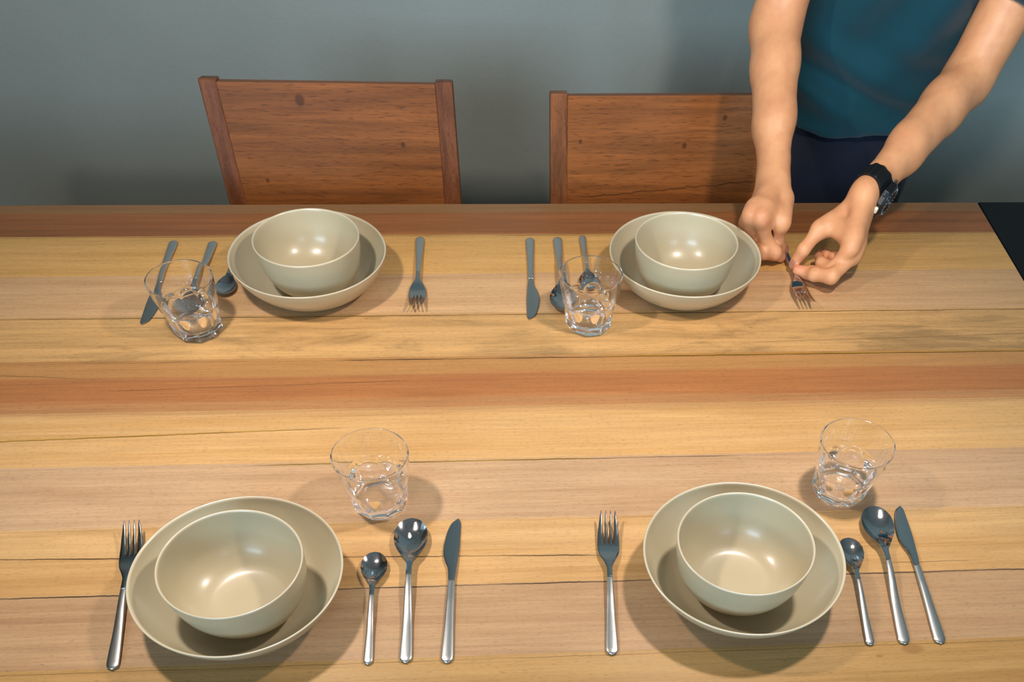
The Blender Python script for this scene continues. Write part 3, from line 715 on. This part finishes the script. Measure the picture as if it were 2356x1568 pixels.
for s in (-1, 1):
    bm = bmesh.new(); bmesh.ops.create_uvsphere(bm, u_segments=16, v_segments=12, radius=.012)
    e = link('eye', bm, M['cream'], person); e.location = HEAD+A3(s*.031, -.072, -.005)-PO
Fh = Field(HEAD-.16, HEAD+.16, .005)
hd = chain(Fh, [(HEAD+A3(0, .035, .035), HEAD+A3(0, .005, .045), .086, .084), (HEAD+A3(0, .065, .0), HEAD+A3(0, .055, -.05), .060, .050)], .03)
V, Q = nets(Fh, hd); mesh_of('hair', [(V-PO, Q)], M['hair'], person)
# t-shirt: the trunk grown by the slack of the cloth, cut at the hem, with two short sleeves
F, it = trunk(.007, .005)
sl_end = {s: SHO[s]+(ELB[s]-SHO[s])*k for s, k in (('R', .60), ('L', .70))}
sh_d = chain(F, it, .05)
G = F.grid((slice(None),)*3)
wv = .0095*np.sin(G[2]*95+G[0]*14+2.2*np.sin(G[0]*11))*np.clip(1-np.abs(G[2]-.865)/.08, 0, 1)+.0095*np.sin(G[2]*30-G[0]*48+1.2)*np.clip(1-np.abs(G[2]-1.00)/.16, 0, 1)
hem = .798+.004*np.cos(G[0]*40)-G[2]
sh_d = np.maximum(sh_d+wv.astype(np.float32)-.009, hem.astype(np.float32))
sh_d = np.maximum(sh_d, (G[2]-1.30).astype(np.float32))
for s in 'RL':
    c = chain(F, [(SHO[s], sl_end[s], .062, .058)], .01); ax = (sl_end[s]-SHO[s]); ax /= np.linalg.norm(ax)
    cut = (G[0]-sl_end[s][0])*ax[0]+(G[1]-sl_end[s][1])*ax[1]+(G[2]-sl_end[s][2])*ax[2]
    sh_d = smin(sh_d, np.maximum(c, cut.astype(np.float32)), .02)
V, Q = nets(F, sh_d); mesh_of('t_shirt', [(V-PO, Q)], M['teal'], person)
F, it = trunk(.008, .006)
tr = chain(F, it[:2]+[(a, b, ra+.014, rb+.018) for a, b, ra, rb in [l for i, l in enumerate(legs) if i % 4 < 2]], .03)
tr = np.maximum(tr, (F.grid((slice(None),)*3)[2]-.86).astype(np.float32)); tr = np.maximum(tr, (.07-F.grid((slice(None),)*3)[2]).astype(np.float32))
V, Q = nets(F, tr); mesh_of('trousers', [(V-PO, Q)], M['navy'], person)
for i in (2, 6):
    an = legs[i][0]; s = -1 if i == 2 else 1; Fs = Field(an-A3(.08, .24, .08), an+A3(.08, .08, .06), .004)
    sd = chain(Fs, [(an-A3(0, 0, .02), an+A3(0, -.01, -.035), .044, .042), (an+A3(0, -.02, -.040), an+A3(s*.012, -.15, -.046), .038, .034)], .02)
    sd = np.maximum(sd, (.001-Fs.grid((slice(None),)*3)[2]).astype(np.float32)); V, Q = nets(Fs, sd); mesh_of('shoe', [(V-PO, Q)], M['shoe'], person)
# nails
def nail(tip, prev, nrm, w, l):
    t = (tip-prev); t /= np.linalg.norm(t); nrm = nrm-t*(nrm@t); nrm /= np.linalg.norm(nrm); s = np.cross(t, nrm)
    bm = bmesh.new(); rows = []
    for i in range(9):
        u = -1+2*i/8; row = []
        for j in range(9):
            v = -1+2*j/8; k = math.sqrt(max(0, 1-abs(u)**3.2)); q = v*k
            row.append(bm.verts.new(tip+t*(u*l/2)+s*(q*w/2)+nrm*(.0006*(1-u*u)-.42*w*(1-math.sqrt(max(0, 1-(q*.85)**2))))-A3(*PO)))
        rows.append(row)
    for A, B in zip(rows, rows[1:]):
        for a in range(8):
            if len({A[a], A[a+1], B[a+1], B[a]}) == 4: bm.faces.new((A[a], A[a+1], B[a+1], B[a]))
    bmesh.ops.solidify(bm, geom=bm.faces[:], thickness=.0006)
    link('fingernail', bm, M['nail'], person)
cdir = A3(0, 0, TZ+CH)
for J, k, nrm, rr in ((JR, 't', A3(.05, -.60, .75), .0083), (JL, 't', A3(-.30, -.58, .75), .0084)):
    tip, prev = J[k][3], J[k][2]; t = (tip-prev)/np.linalg.norm(tip-prev); n_ = nrm-t*(nrm@t); n_ /= np.linalg.norm(n_)
    nail(tip+n_*rr-t*.0034, prev+n_*rr, n_, .0094, .0110)

# ------------------------------------------------------------------ the wristwatch on the left forearm
ax = (ELB['L']-wL); ax /= np.linalg.norm(ax); wc = wL+ax*.016
nrm = A3(.80, -.56, -.16); nrm = nrm-ax*(nrm@ax); nrm /= np.linalg.norm(nrm); sd_ = np.cross(nrm, ax)
wt = empty('wristwatch', wc); tag(wt, 'chunky black digital watch with a cream button on the left wrist of the person', 'watch')
wt.matrix_world = Matrix(((sd_[0], ax[0], nrm[0], wc[0]), (sd_[1], ax[1], nrm[1], wc[1]), (sd_[2], ax[2], nrm[2], wc[2]), (0, 0, 0, 1)))
# local frame: x across the wrist, y along the forearm, z out of the dial
bm = bmesh.new(); secs = []; n = 72
RX, RZ = .0262, .0222
for k in range(n):
    t = 2*PI*k/n; c, s = math.cos(t), math.sin(t); hw = .0120+.0045*max(0, s)**2; th = .0030+(.0012 if k % 6 < 3 else 0)
    base_ = A3(RX*c, 0, RZ*s); dr = A3(c, 0, s)
    secs.append([tuple(base_+A3(0, -hw, 0)), tuple(base_+A3(0, hw, 0)), tuple(base_+dr*th*.8+A3(0, hw, 0)), tuple(base_+dr*th+A3(0, hw*.8, 0)), tuple(base_+dr*th+A3(0, -hw*.8, 0)), tuple(base_+dr*th*.8+A3(0, -hw, 0))])
secs.append(secs[0]); loft(bm, secs, False); bmesh.ops.remove_doubles(bm, verts=bm.verts, dist=1e-5); link('strap', bm, M['rubber'], wt, smooth=False)
def octo(r, z, sq=1.0, n=8, ph=PI/8): return [(r*math.cos(2*PI*k/n+ph), r*math.sin(2*PI*k/n+ph)*sq, z) for k in range(n)]
bm = bmesh.new(); loft(bm, [octo(.0190, .0205, 1.08), octo(.0215, .0225, 1.08), octo(.0220, .0290, 1.08), octo(.0200, .0315, 1.08)]); link('case', bm, M['rubber'], wt, smooth=False)
bm = bmesh.new(); lathe(bm, [(.0135, .0310), (.0135, .0336), (.0155, .0342), (.0182, .0335), (.0190, .0310)], 48); link('bezel', bm, M['dark_steel'], wt)
bm = bmesh.new()
for k in range(24):
    t = 2*PI*k/24; c, s = math.cos(t), math.sin(t); bar(bm, (.0155*c, .0155*s, .0343), (.0176*c, .0176*s, .0339), .0012, .0005, xdir=(-s, c, 0))
link('bezel_mark', bm, M['watch_mark'], wt, smooth=False)
bm = bmesh.new(); lathe(bm, [(0, .0318), (.0134, .0318), (.0134, .0326), (0, .0328)], 32); link('display', bm, M['lcd'], wt)
for t in (.62, PI-.62, PI+.62, -.62):
    bm = bmesh.new(); c, s = math.cos(t), math.sin(t); bar(bm, (.019*c, .0205*s, .0262), (.0245*c, .0255*s, .0262), .0052, .0040, xdir=(-s, c, 0), bev=.0008); link('pusher', bm, M['dark_steel'], wt, smooth=False)
bm = bmesh.new(); bar(bm, (0, -.0215, .0262), (0, -.0262, .0262), .0085, .0058, bev=.0014); tag(link('light_button', bm, M['cream'], wt), 'cream button')
bm = bmesh.new()
for s in (-1, 1): bar(bm, (-RX-.0052, -.0100*s-.001, .004), (-RX-.0052, -.0100*s+.001, .004), .0016, .0100, xdir=(1, 0, 0))
bar(bm, (-RX-.0056, -.0120, .0045), (-RX-.0056, .0120, .0045), .0014, .0020); link('buckle', bm, M['dark_steel'], wt, smooth=False)
